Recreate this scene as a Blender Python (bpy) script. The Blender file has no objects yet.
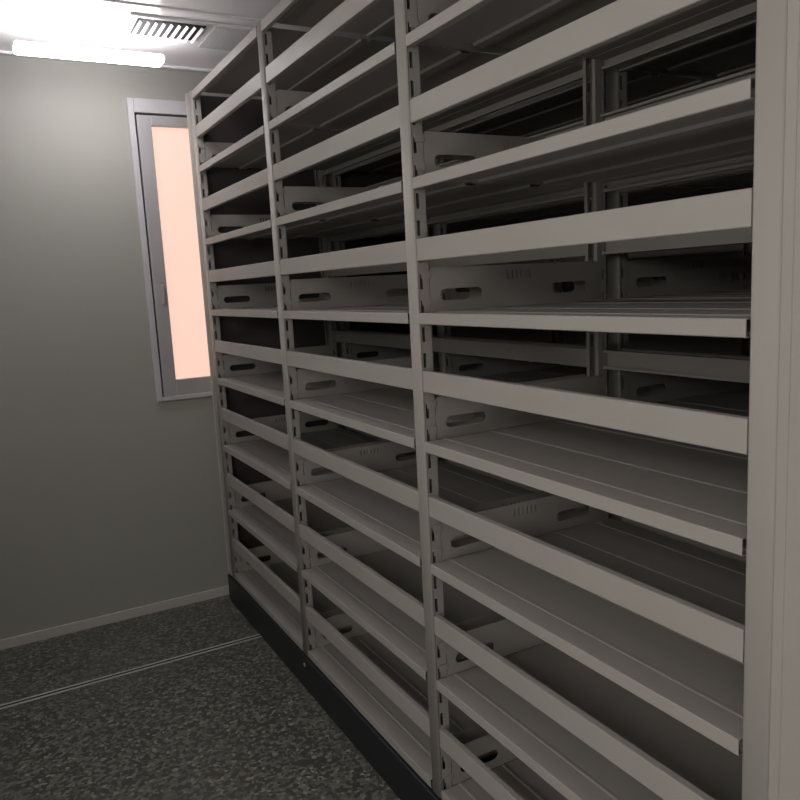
import bpy, bmesh, math
from mathutils import Matrix, Vector

C = bpy.context.scene.collection
ZF = 1.45                       # shelf level 3 stands 1.45 m above the floor
P = 0.32                        # shelf pitch
WALL_Y = 3.68
CEIL = 2.56
POSTS = [3.525, 2.578, 1.626, 0.666]
PW = 0.048                      # width of a post
DEPTH = 0.62                    # depth of a rack
BASE_H = 0.143
TOP = ZF + 3 * P


# ------------------------------------------------------------------ materials
def nodes(name):
    m = bpy.data.materials.new(name)
    m.use_nodes = True
    nt = m.node_tree
    return m, nt, nt.nodes['Principled BSDF']


def paint(name, col, rough=0.4, var=0.04, scale=6, metallic=0.0, bump=0.0, bscale=300, spec=0.4):
    m, nt, b = nodes(name)
    tc = nt.nodes.new('ShaderNodeTexCoord')
    n = nt.nodes.new('ShaderNodeTexNoise')
    n.inputs['Scale'].default_value = scale
    n.inputs['Detail'].default_value = 5
    nt.links.new(tc.outputs['Object'], n.inputs['Vector'])
    r = nt.nodes.new('ShaderNodeValToRGB')
    r.color_ramp.elements[0].position = 0.3
    r.color_ramp.elements[1].position = 0.7
    r.color_ramp.elements[0].color = [c * (1 - var) for c in col] + [1]
    r.color_ramp.elements[1].color = [min(1, c * (1 + var)) for c in col] + [1]
    nt.links.new(n.outputs['Fac'], r.inputs['Fac'])
    nt.links.new(r.outputs['Color'], b.inputs['Base Color'])
    b.inputs['Roughness'].default_value = rough
    b.inputs['Specular IOR Level'].default_value = spec
    b.inputs['Metallic'].default_value = metallic
    if bump:
        n2 = nt.nodes.new('ShaderNodeTexNoise')
        n2.inputs['Scale'].default_value = bscale
        nt.links.new(tc.outputs['Object'], n2.inputs['Vector'])
        bp = nt.nodes.new('ShaderNodeBump')
        bp.inputs['Strength'].default_value = bump
        bp.inputs['Distance'].default_value = 0.002
        nt.links.new(n2.outputs['Fac'], bp.inputs['Height'])
        nt.links.new(bp.outputs['Normal'], b.inputs['Normal'])
    return m


def terrazzo():
    m, nt, b = nodes('terrazzo')
    tc = nt.nodes.new('ShaderNodeTexCoord')
    v = nt.nodes.new('ShaderNodeTexVoronoi')
    v.inputs['Scale'].default_value = 85
    nt.links.new(tc.outputs['Object'], v.inputs['Vector'])
    sep = nt.nodes.new('ShaderNodeSeparateColor')
    nt.links.new(v.outputs['Color'], sep.inputs['Color'])
    r = nt.nodes.new('ShaderNodeValToRGB')
    r.color_ramp.interpolation = 'CONSTANT'
    e = r.color_ramp.elements
    e[0].position = 0.0
    e[0].color = (0.052, 0.055, 0.046, 1)
    e[1].position = 0.42
    e[1].color = (0.090, 0.094, 0.078, 1)
    for p, c in ((0.66, (0.125, 0.127, 0.108)), (0.84, (0.16, 0.16, 0.135)), (0.95, (0.21, 0.21, 0.18))):
        k = e.new(p)
        k.color = c + (1,)
    nt.links.new(sep.outputs['Red'], r.inputs['Fac'])
    nt.links.new(r.outputs['Color'], b.inputs['Base Color'])
    b.inputs['Roughness'].default_value = 0.42
    return m


def emitter(name, col, strength):
    m, nt, b = nodes(name)
    b.inputs['Base Color'].default_value = (0.12, 0.12, 0.12, 1)
    b.inputs['Emission Color'].default_value = col + (1,)
    b.inputs['Emission Strength'].default_value = strength
    b.inputs['Roughness'].default_value = 0.5
    return m


def perforated():
    m, nt, b = nodes('perforated_metal')
    tc = nt.nodes.new('ShaderNodeTexCoord')
    v = nt.nodes.new('ShaderNodeTexVoronoi')
    v.inputs['Scale'].default_value = 110
    v.inputs['Randomness'].default_value = 0.0
    nt.links.new(tc.outputs['Object'], v.inputs['Vector'])
    r = nt.nodes.new('ShaderNodeValToRGB')
    r.color_ramp.interpolation = 'LINEAR'
    r.color_ramp.elements[0].position = 0.28
    r.color_ramp.elements[0].color = (0.16, 0.15, 0.15, 1)
    r.color_ramp.elements[1].position = 0.34
    r.color_ramp.elements[1].color = (0.72, 0.71, 0.72, 1)
    nt.links.new(v.outputs['Distance'], r.inputs['Fac'])
    nt.links.new(r.outputs['Color'], b.inputs['Base Color'])
    b.inputs['Roughness'].default_value = 0.5
    return m


M = {
    'steel': paint('ivory_powder_coat', (0.27, 0.254, 0.236), 0.5, 0.02, 5, 0, 0.12, 420, 0.2),
    'dark': paint('black_plinth_coat', (0.010, 0.013, 0.014), 0.45, 0.15, 9),
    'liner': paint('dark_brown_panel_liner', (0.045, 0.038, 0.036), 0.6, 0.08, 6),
    'trim': paint('grey_edge_trim', (0.36, 0.34, 0.31), 0.4, 0.03),
    'wall': paint('painted_plaster', (0.29, 0.285, 0.258), 0.7, 0.015, 2.0, 0, 0.15, 120),
    'ceil': paint('ceiling_panel_enamel', (0.92, 0.90, 0.93), 0.28, 0.01, 2),
    'white': paint('white_enamel', (0.84, 0.83, 0.84), 0.3, 0.01),
    'alu': paint('grey_window_aluminium', (0.36, 0.35, 0.35), 0.35, 0.03, 8, 0.2),
    'casing': paint('pale_window_casing', (0.42, 0.41, 0.42), 0.35, 0.02, 8),
    'skirt': paint('pale_skirting', (0.42, 0.40, 0.37), 0.5, 0.03),
    'rail': paint('bare_steel_track', (0.62, 0.63, 0.60), 0.3, 0.05, 20, 0.6),
    'rubber': paint('black_gasket', (0.02, 0.02, 0.02), 0.7, 0.05),
    'latch': paint('brushed_latch_metal', (0.36, 0.34, 0.33), 0.35, 0.05, 30, 0.5),
    'floor': terrazzo(),
    'perf': perforated(),
    'pane': emitter('pink_frosted_pane', (0.95, 0.625, 0.505), 1.0),
    'lamp2': emitter('box_lamp_diffuser', (1.0, 0.97, 1.0), 25.0),
    'fill_pane': emitter('white_fill_pane', (1.0, 0.95, 0.90), 3.5),  # glow of the added fill panes, out of view on the left wall
}


# ------------------------------------------------------------------ mesh helpers
def add_box(bm, x0, x1, y0, y1, z0, z1, bev=0.0):
    mt = Matrix.Translation(((x0 + x1) / 2, (y0 + y1) / 2, (z0 + z1) / 2)) @ Matrix.Diagonal((x1 - x0, y1 - y0, z1 - z0, 1))
    r = bmesh.ops.create_cube(bm, size=1, matrix=mt)
    if bev:
        es = list({e for v in r['verts'] for e in v.link_edges})
        bmesh.ops.bevel(bm, geom=es, offset=bev, segments=2, affect='EDGES', profile=0.5)


def box(*a):
    bm = bmesh.new()
    add_box(bm, *a)
    return bm


def add_sheet(bm, pts, y0, y1, th):
    """a folded sheet: the open outline pts (x, z) run from y0 to y1 and given a thickness"""
    tmp = bmesh.new()
    a = [tmp.verts.new((x, y0, z)) for x, z in pts]
    b = [tmp.verts.new((x, y1, z)) for x, z in pts]
    for i in range(len(pts) - 1):
        tmp.faces.new((a[i], a[i + 1], b[i + 1], b[i]))
    bmesh.ops.recalc_face_normals(tmp, faces=tmp.faces)
    bmesh.ops.solidify(tmp, geom=list(tmp.faces), thickness=th)
    me = bpy.data.meshes.new('tmp')
    tmp.to_mesh(me)
    tmp.free()
    bm.from_mesh(me)
    bpy.data.meshes.remove(me)


def add_plate(bm, outline, holes, th, fn):
    """flat plate with real holes; 2D points go through fn(u, v, w), w is the thickness direction"""
    tmp = bmesh.new()
    edges = []
    for loop in [outline] + holes:
        vs = [tmp.verts.new((u, v, 0)) for u, v in loop]
        for i in range(len(vs)):
            edges.append(tmp.edges.new((vs[i], vs[(i + 1) % len(vs)])))
    r = bmesh.ops.triangle_fill(tmp, edges=edges, use_beauty=True, use_dissolve=False, normal=(0, 0, 1))
    faces = [g for g in r['geom'] if isinstance(g, bmesh.types.BMFace)]
    ex = bmesh.ops.extrude_face_region(tmp, geom=faces)
    for v in ex['geom']:
        if isinstance(v, bmesh.types.BMVert):
            v.co.z += th
    for v in tmp.verts:
        v.co = Vector(fn(*v.co))
    bmesh.ops.recalc_face_normals(tmp, faces=tmp.faces)
    me = bpy.data.meshes.new('tmp')
    tmp.to_mesh(me)
    tmp.free()
    bm.from_mesh(me)
    bpy.data.meshes.remove(me)


def rect(u0, u1, v0, v1):
    return [(u0, v0), (u1, v0), (u1, v1), (u0, v1)]


def obround(u0, u1, v, r, n=7):
    pts = []
    for i in range(n + 1):
        a = math.pi / 2 + math.pi * i / n
        pts.append((u0 + r + r * math.cos(a), v + r * math.sin(a)))
    for i in range(n + 1):
        a = -math.pi / 2 + math.pi * i / n
        pts.append((u1 - r + r * math.cos(a), v + r * math.sin(a)))
    return pts


def mesh(name, bm):
    me = bpy.data.meshes.new(name)
    bm.to_mesh(me)
    bm.free()
    return me


def obj(name, me, mat, parent=None, loc=(0, 0, 0), kind=None):
    if isinstance(me, bmesh.types.BMesh):
        me = mesh(name, me)
    if not me.materials:
        me.materials.append(M[mat])
    o = bpy.data.objects.new(name, me)
    C.objects.link(o)
    o.location = loc
    if parent:
        o.parent = parent
    if kind:
        o['kind'] = kind
    return o


def thing(name, label, cat, loc=(0, 0, 0), group=None):
    o = bpy.data.objects.new(name, None)
    C.objects.link(o)
    o.location = loc
    o['label'] = label
    o['category'] = cat
    if group:
        o['group'] = group
    return o


# ------------------------------------------------------------------ the room
RX0, RX1, RY0 = -1.9, 1.42, -1.6
obj('floor', box(RX0 - .1, RX1 + .1, RY0 - .1, WALL_Y + .2, -.1, 0), 'floor', kind='structure')
obj('ceiling', box(RX0 - .1, RX1 + .1, RY0 - .1, WALL_Y + .2, CEIL, CEIL + .1), 'ceil', kind='structure')
obj('wall_left', box(RX0 - .1, RX0, RY0, WALL_Y, 0, CEIL), 'wall', kind='structure')
obj('wall_right', box(RX1, RX1 + .1, RY0, WALL_Y, 0, CEIL), 'wall', kind='structure')
obj('wall_near', box(RX0 - .1, RX1 + .1, RY0 - .1, RY0, 0, CEIL), 'wall', kind='structure')

# far wall with the window opening
WX0, WX1, WZ0, WZ1 = -0.250, 0.50, 1.028, 2.408
wf = bmesh.new()
add_plate(wf, rect(RX0 - .1, RX1 + .1, 0, CEIL), [rect(WX0 + .012, WX1 - .012, WZ0 + .012, WZ1 - .012)], .12,
          lambda u, v, w: (u, WALL_Y + w, v))
obj('wall_far', wf, 'wall', kind='structure')

bb = bmesh.new()
add_box(bb, RX0, RX1, WALL_Y - .012, WALL_Y, 0, .046, .002)
obj('baseboard_far', bb, 'skirt', kind='structure')
obj('baseboard_left', box(RX0, RX0 + .012, RY0, WALL_Y - .012, 0, .046, .002), 'skirt', kind='structure')

# cove strip and ceiling joint strips
cv = bmesh.new()
add_sheet(cv, [(0, 0), (0, .022), (.022, .022)], 0, 1, .002)
bmesh.ops.delete(cv, geom=list(cv.verts), context='VERTS')
add_box(cv, RX0, RX1, WALL_Y - .022, WALL_Y, CEIL - .012, CEIL, .004)
obj('trim_1', cv, 'white', kind='structure')
for i, y in enumerate((2.965, 2.365, 1.765, 1.165, .565, -.035, -.635, -1.235)):
    obj('trim_%d' % (i + 2), box(RX0, RX1, y - .014, y + .014, CEIL - .005, CEIL, .002), 'white', kind='structure')

# window
win = bpy.data.objects.new('window_1', None)
C.objects.link(win)
win.location = (WX0, WALL_Y, WZ0)
win['kind'] = 'structure'
W, H = WX1 - WX0, WZ1 - WZ0


def ring(bm, x0, x1, z0, z1, wd, y0, y1, bev=.002):
    wl, wr, wb, wt = wd
    add_box(bm, x0, x0 + wl, y0, y1, z0, z1, bev)
    add_box(bm, x1 - wr, x1, y0, y1, z0, z1, bev)
    add_box(bm, x0 + wl, x1 - wr, y0, y1, z0, z0 + wb, bev)
    add_box(bm, x0 + wl, x1 - wr, y0, y1, z1 - wt, z1, bev)


b = bmesh.new()
ring(b, 0, W, 0, H, (.028, .028, .022, .062), -.016, .05, .003)
obj('window_frame', b, 'casing', win)
b = bmesh.new()
ring(b, .026, W - .026, .020, H - .060, (.014, .014, .012, .014), .012, .05, .001)
obj('gasket', b, 'rubber', win)
b = bmesh.new()
ring(b, .036, W - .036, .022, H - .070, (.062, .062, .075, .045), -.010, .04, .003)
sash = obj('sash', b, 'alu', win)
obj('pane', box(.093, W - .093, .016, .022, .09, H - .11, 0), 'pane', sash)
b = bmesh.new()
add_box(b, .068, .084, -.016, -.010, .455, .560, .002)
add_box(b, .070, .082, -.034, -.016, .530, .548, .003)
add_box(b, .071, .081, -.036, -.026, .462, .545, .003)
obj('latch', b, 'latch', sash)


# two unseen glowing panes, added on the left wall to light the rack faces
for n, (z0, z1, y0, y1) in enumerate(((1.62, 2.36, -1.5, 2.5), (.25, .95, -1.5, 1.0))):
    fill_win = bpy.data.objects.new('window_%d' % (n + 2), None)
    C.objects.link(fill_win)
    fill_win.location = (RX0, 0, 0)
    fill_win['kind'] = 'structure'
    obj('pane', box(0, .008, y0, y1, z0, z1), 'fill_pane', fill_win)
    b = bmesh.new()
    for y in (y0, (y0 + y1) / 2, y1):
        add_box(b, 0, .030, y - .025, y + .025, z0, z1, .003)
    for z in (z0, z1):
        add_box(b, 0, .030, y0 - .025, y1 + .025, z - .025, z + .025, .003)
    obj('window_frame', b, 'casing', fill_win)  # frame bars around the added fill pane, out of view too


# ------------------------------------------------------------------ the shelving rack
def post_mesh():
    """hollow slotted post: front face at x=0, sides running to x=.036"""
    bm = bmesh.new()
    z0, z1 = BASE_H, TOP + .008
    h = PW / 2
    prof = [(0.036, -h + .010), (.036, -h + .0005)]
    # front skin with rounded corners
    th = .0018
    pts = [(.007, -h), (.003, -h + .001), (.0008, -h + .0035), (0, -h + .007), (0, h - .007), (.0008, h - .0035), (.003, h - .001), (.007, h)]
    tmp = bmesh.new()
    a = [tmp.verts.new((x, y, z0)) for x, y in pts]
    c = [tmp.verts.new((x, y, z1)) for x, y in pts]
    for i in range(len(pts) - 1):
        f = tmp.faces.new((a[i], a[i + 1], c[i + 1], c[i]))
        f.smooth = True
    bmesh.ops.recalc_face_normals(tmp, faces=tmp.faces)
    bmesh.ops.solidify(tmp, geom=list(tmp.faces), thickness=th)
    me = bpy.data.meshes.new('tmp')
    tmp.to_mesh(me)
    tmp.free()
    bm.from_mesh(me)
    bpy.data.meshes.remove(me)
    # slotted sides
    holes = []
    z = z0 + .02
    pitch = P / 5
    while z + .033 < z1:
        holes.append(rect(.0095, .0185, z, z + .036))
        z += pitch
    for s in (-1, 1):
        add_plate(bm, rect(.007, .036, z0, z1), holes, .0018,
                  lambda u, v, w, s=s: (u, s * (h - w), v))
        add_box(bm, .0345, .036, min(s * h, s * (h - .012)), max(s * h, s * (h - .012)), z0, z1)
    return mesh('upright_post', bm)


def shelf_mesh(L, lip=.027):
    bm = bmesh.new()
    r = .0016
    D = DEPTH
    pts = [(.016, -lip + .008), (.016, -lip), (.0015, -lip), (0, -lip + .0015), (0, -.0015), (.0015, 0)]
    for x in (.060, .205, .415, D - .060):
        pts += [(x - .006, 0), (x - .003, .0016), (x + .003, .0016), (x + .006, 0)]
    pts += [(D - .0015, 0), (D, -.0015), (D, -lip + .0015), (D - .0015, -lip), (D - .016, -lip), (D - .016, -lip + .008)]
    add_sheet(bm, pts, -L / 2, L / 2, .0014)
    for x in (.205, .415):      # stiffening hat rails under the board
        add_sheet(bm, [(x - .030, -.0016), (x - .020, -.0016), (x - .016, -.008), (x + .016, -.008), (x + .020, -.0016), (x + .030, -.0016)], -L / 2 + .0005, L / 2 - .0005, .0012)
    return mesh('shelf', bm)


def rail_mesh(L):
    bm = bmesh.new()
    h = .0525
    pts = [(.016, .007), (.016, 0), (.0015, 0), (0, .0015), (0, h - .0015), (.0015, h), (.016, h), (.016, h - .007)]
    add_sheet(bm, pts, -L / 2, L / 2, .0014)
    for s in (-1, 1):
        add_box(bm, .002, .016, s * (L / 2) - (.0014 if s > 0 else 0), s * (L / 2) + (0 if s > 0 else .0014), .002, h - .002)
    return mesh('retaining_rail', bm)


def side_mesh():
    bm = bmesh.new()
    hgt = .108
    x0, x1 = .037, DEPTH - .037
    out = [(x0, .001), (x1, .001), (x1, hgt - .006), (x1 - .006, hgt), (x0 + .006, hgt), (x0, hgt - .006)]
    holes = [obround(.064, .190, .041, .0145), obround(.420, .546, .041, .0145)]
    for i in range(6):
        u = .270 + i * .0145
        holes.append(rect(u, u + .0045, .072, .094))
    add_plate(bm, out, holes, .0015, lambda u, v, w: (u, w, v))
    # hooks that grip the post slots
    for z in (.018, .082):
        add_box(bm, .012, x0 + .004, 0, .0012, z, z + .018)
        add_box(bm, DEPTH - x0 - .004, DEPTH - .012, 0, .0012, z, z + .018)
    return mesh('side_plate', bm)


Y_FAR, Y_NEAR = POSTS[0] + PW / 2, POSTS[3] - PW / 2


def build_rack(loc, label):
    t = thing('shelving_rack', label, 'shelving', loc)
    # plinth on the floor
    b = bmesh.new()
    add_box(b, -.010, DEPTH + .010, Y_NEAR - .045, Y_FAR + .045, .012, BASE_H - .004, .004)
    add_box(b, -.006, DEPTH + .006, Y_NEAR - .03, Y_FAR + .03, .0, .012)
    pl = obj('plinth', b, 'dark', t)
    for y in (POSTS[1] - .01, POSTS[2] - .01):
        obj('screw', box(-.013, -.010, y - .006, y + .006, BASE_H - .040, BASE_H - .028, .001), 'rail', pl)
    pm = post_mesh()
    for y in POSTS:
        obj('upright_post', pm, 'steel', t, (0, y, 0))
        r = obj('upright_post', pm, 'steel', t, (DEPTH, y, 0))
        r.rotation_euler.z = math.pi
    sm = side_mesh()
    for i in range(3):
        ya, yb = POSTS[i] - PW / 2, POSTS[i + 1] + PW / 2
        yc, L = (ya + yb) / 2, ya - yb
        sh, ra = shelf_mesh(L - .008), rail_mesh(L - .004)
        for k in range(8):
            z = ZF + P * (3 - k)
            if k == 0:
                continue
            obj('shelf', sh, 'steel', t, (0, yc, z))
            obj('retaining_rail', ra, 'steel', t, (.004, yc, z + .125))
            q = obj('retaining_rail', ra, 'steel', t, (DEPTH - .004, yc, z + .125))
            q.rotation_euler.z = math.pi
            obj('side_plate', sm, 'steel', t, (0, ya - .0032, z))
            obj('side_plate', sm, 'steel', t, (0, yb + .0017, z))
        b = shelf_mesh(L - .002, .034)
        obj('top_panel', b, 'steel', t, (0, yc, TOP + .004))
    # end panels with vertical ribs along their edge
    for s, y in ((1, Y_FAR), (-1, Y_NEAR)):
        b = bmesh.new()
        lo, hi = (y, y + .017) if s > 0 else (y - .017, y)
        add_box(b, -.002, DEPTH + .002, lo, hi, BASE_H - .002, TOP + .010, .002)
        lo, hi = (y + .017, y + .034) if s > 0 else (y - .052, y - .017)
        add_box(b, -.004, DEPTH + .004, lo, hi, BASE_H - .002, TOP + .012, .003)
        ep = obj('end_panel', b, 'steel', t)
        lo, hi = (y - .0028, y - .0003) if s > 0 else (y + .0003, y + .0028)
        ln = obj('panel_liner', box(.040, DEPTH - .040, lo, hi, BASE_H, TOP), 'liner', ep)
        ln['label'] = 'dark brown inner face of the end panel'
        b = bmesh.new()
        lo, hi = (y + .035, y + .041) if s > 0 else (y - .059, y - .053)
        add_box(b, -.007, DEPTH + .007, lo, hi, BASE_H - .002, TOP + .012, .002)
        obj('edge_trim', b, 'trim', t)
    return t


rack = build_rack((0, 0, 0), 'tall ivory steel shelving rack facing the aisle, three bays wide, on a black plinth')
second = bpy.data.objects.new('shelving_rack', None)
C.objects.link(second)
second.location = (DEPTH + .045, 0, 0)
second['label'] = 'shadowed ivory steel shelving rack standing directly behind the front rack'
second['category'] = 'shelving'
for ch in list(rack.children):
    c = ch.copy()
    C.objects.link(c)
    c.parent = second
    for g in ch.children:
        d = g.copy()
        C.objects.link(d)
        d.parent = c

# ------------------------------------------------------------------ floor tracks (two steel strips with a dark slot)
for y, lab in ((3.125, 'narrow pale steel floor track crossing the aisle near the far wall'),
               (1.02, 'narrow pale steel floor track crossing the aisle nearest the camera')):
    t = thing('floor_track', lab, 'track', (0, y, 0))
    for s in (-1, 1):
        obj('track_strip', box(-1.6, 1.34, s * .012 - .0035, s * .012 + .0035, 0, .004, .001), 'rail', t)
    obj('track_groove', box(-1.6, 1.34, -.0085, .0085, 0, .0015), 'dark', t)

# ------------------------------------------------------------------ ceiling fittings
t = thing('ceiling_vent', 'pale perforated ceiling vent with a dark slotted outlet, above the window end of the rack', 'vent', (-.02, 3.20, CEIL))
b = bmesh.new()
add_box(b, -.30, .45, -.150, .150, -.008, 0, .003)
obj('vent_frame', b, 'white', t)
obj('perforated_sheet', box(.02, .43, -.130, .130, -.011, -.007), 'perf', t)
obj('slot_backing', box(-.27, -.012, -.125, .06, -.0095, -.007), 'rubber', t)
for k in range(9):
    x = -.262 + k * .029
    sb = box(-.0055, .0055, -.092, .092, -.0012, .0012)
    o = obj('slat', sb, 'white', t, (x + .002, -.032, -.0185))
    o.rotation_euler = (0, math.radians(38), 0)

t = thing('box_light', 'luminous white box light hanging just under the ceiling close to the far wall', 'ceiling light', (-.44, 3.26, CEIL))
obj('canopy', box(-.14, .14, -.03, .03, -.012, 0, .004), 'white', t)
for x in (-.10, .10):
    obj('stem', box(x - .004, x + .004, -.004, .004, -.085, -.012), 'white', t)
obj('diffuser', box(-.27, .27, -.045, .045, -.115, -.085, .010), 'lamp2', t)

# ------------------------------------------------------------------ world, camera
w = bpy.data.worlds.new('World')
bpy.context.scene.world = w
w.use_nodes = True
w.node_tree.nodes['Background'].inputs[0].default_value = (.6, .7, .8, 1)
w.node_tree.nodes['Background'].inputs[1].default_value = 0.2

yaw, pitch, roll = 0.49741394, -0.152245074, -0.0519667635
cy, sy, cp, sp, cr, sr = math.cos(yaw), math.sin(yaw), math.cos(pitch), math.sin(pitch), math.cos(roll), math.sin(roll)
fw = Vector((sy * cp, cy * cp, sp))
rt = Vector((cy, -sy, 0))
up = rt.cross(fw)
r2 = cr * rt + sr * up
u2 = -sr * rt + cr * up
cd = bpy.data.cameras.new('camera')
cam = bpy.data.objects.new('camera', cd)
C.objects.link(cam)
m = Matrix((r2, u2, -fw)).transposed().to_4x4()
m.translation = Vector((-0.93205, 0, ZF + 0.07276))
cam.matrix_world = m
cd.sensor_width = 36
cd.lens = 755.408 / 800 * 36
cd.clip_start = .02
sc = bpy.context.scene
sc.camera = cam
sc.view_settings.view_transform = 'Standard'
sc.view_settings.look = 'None'
sc.view_settings.gamma = 1
sc.view_settings.exposure = 0.0
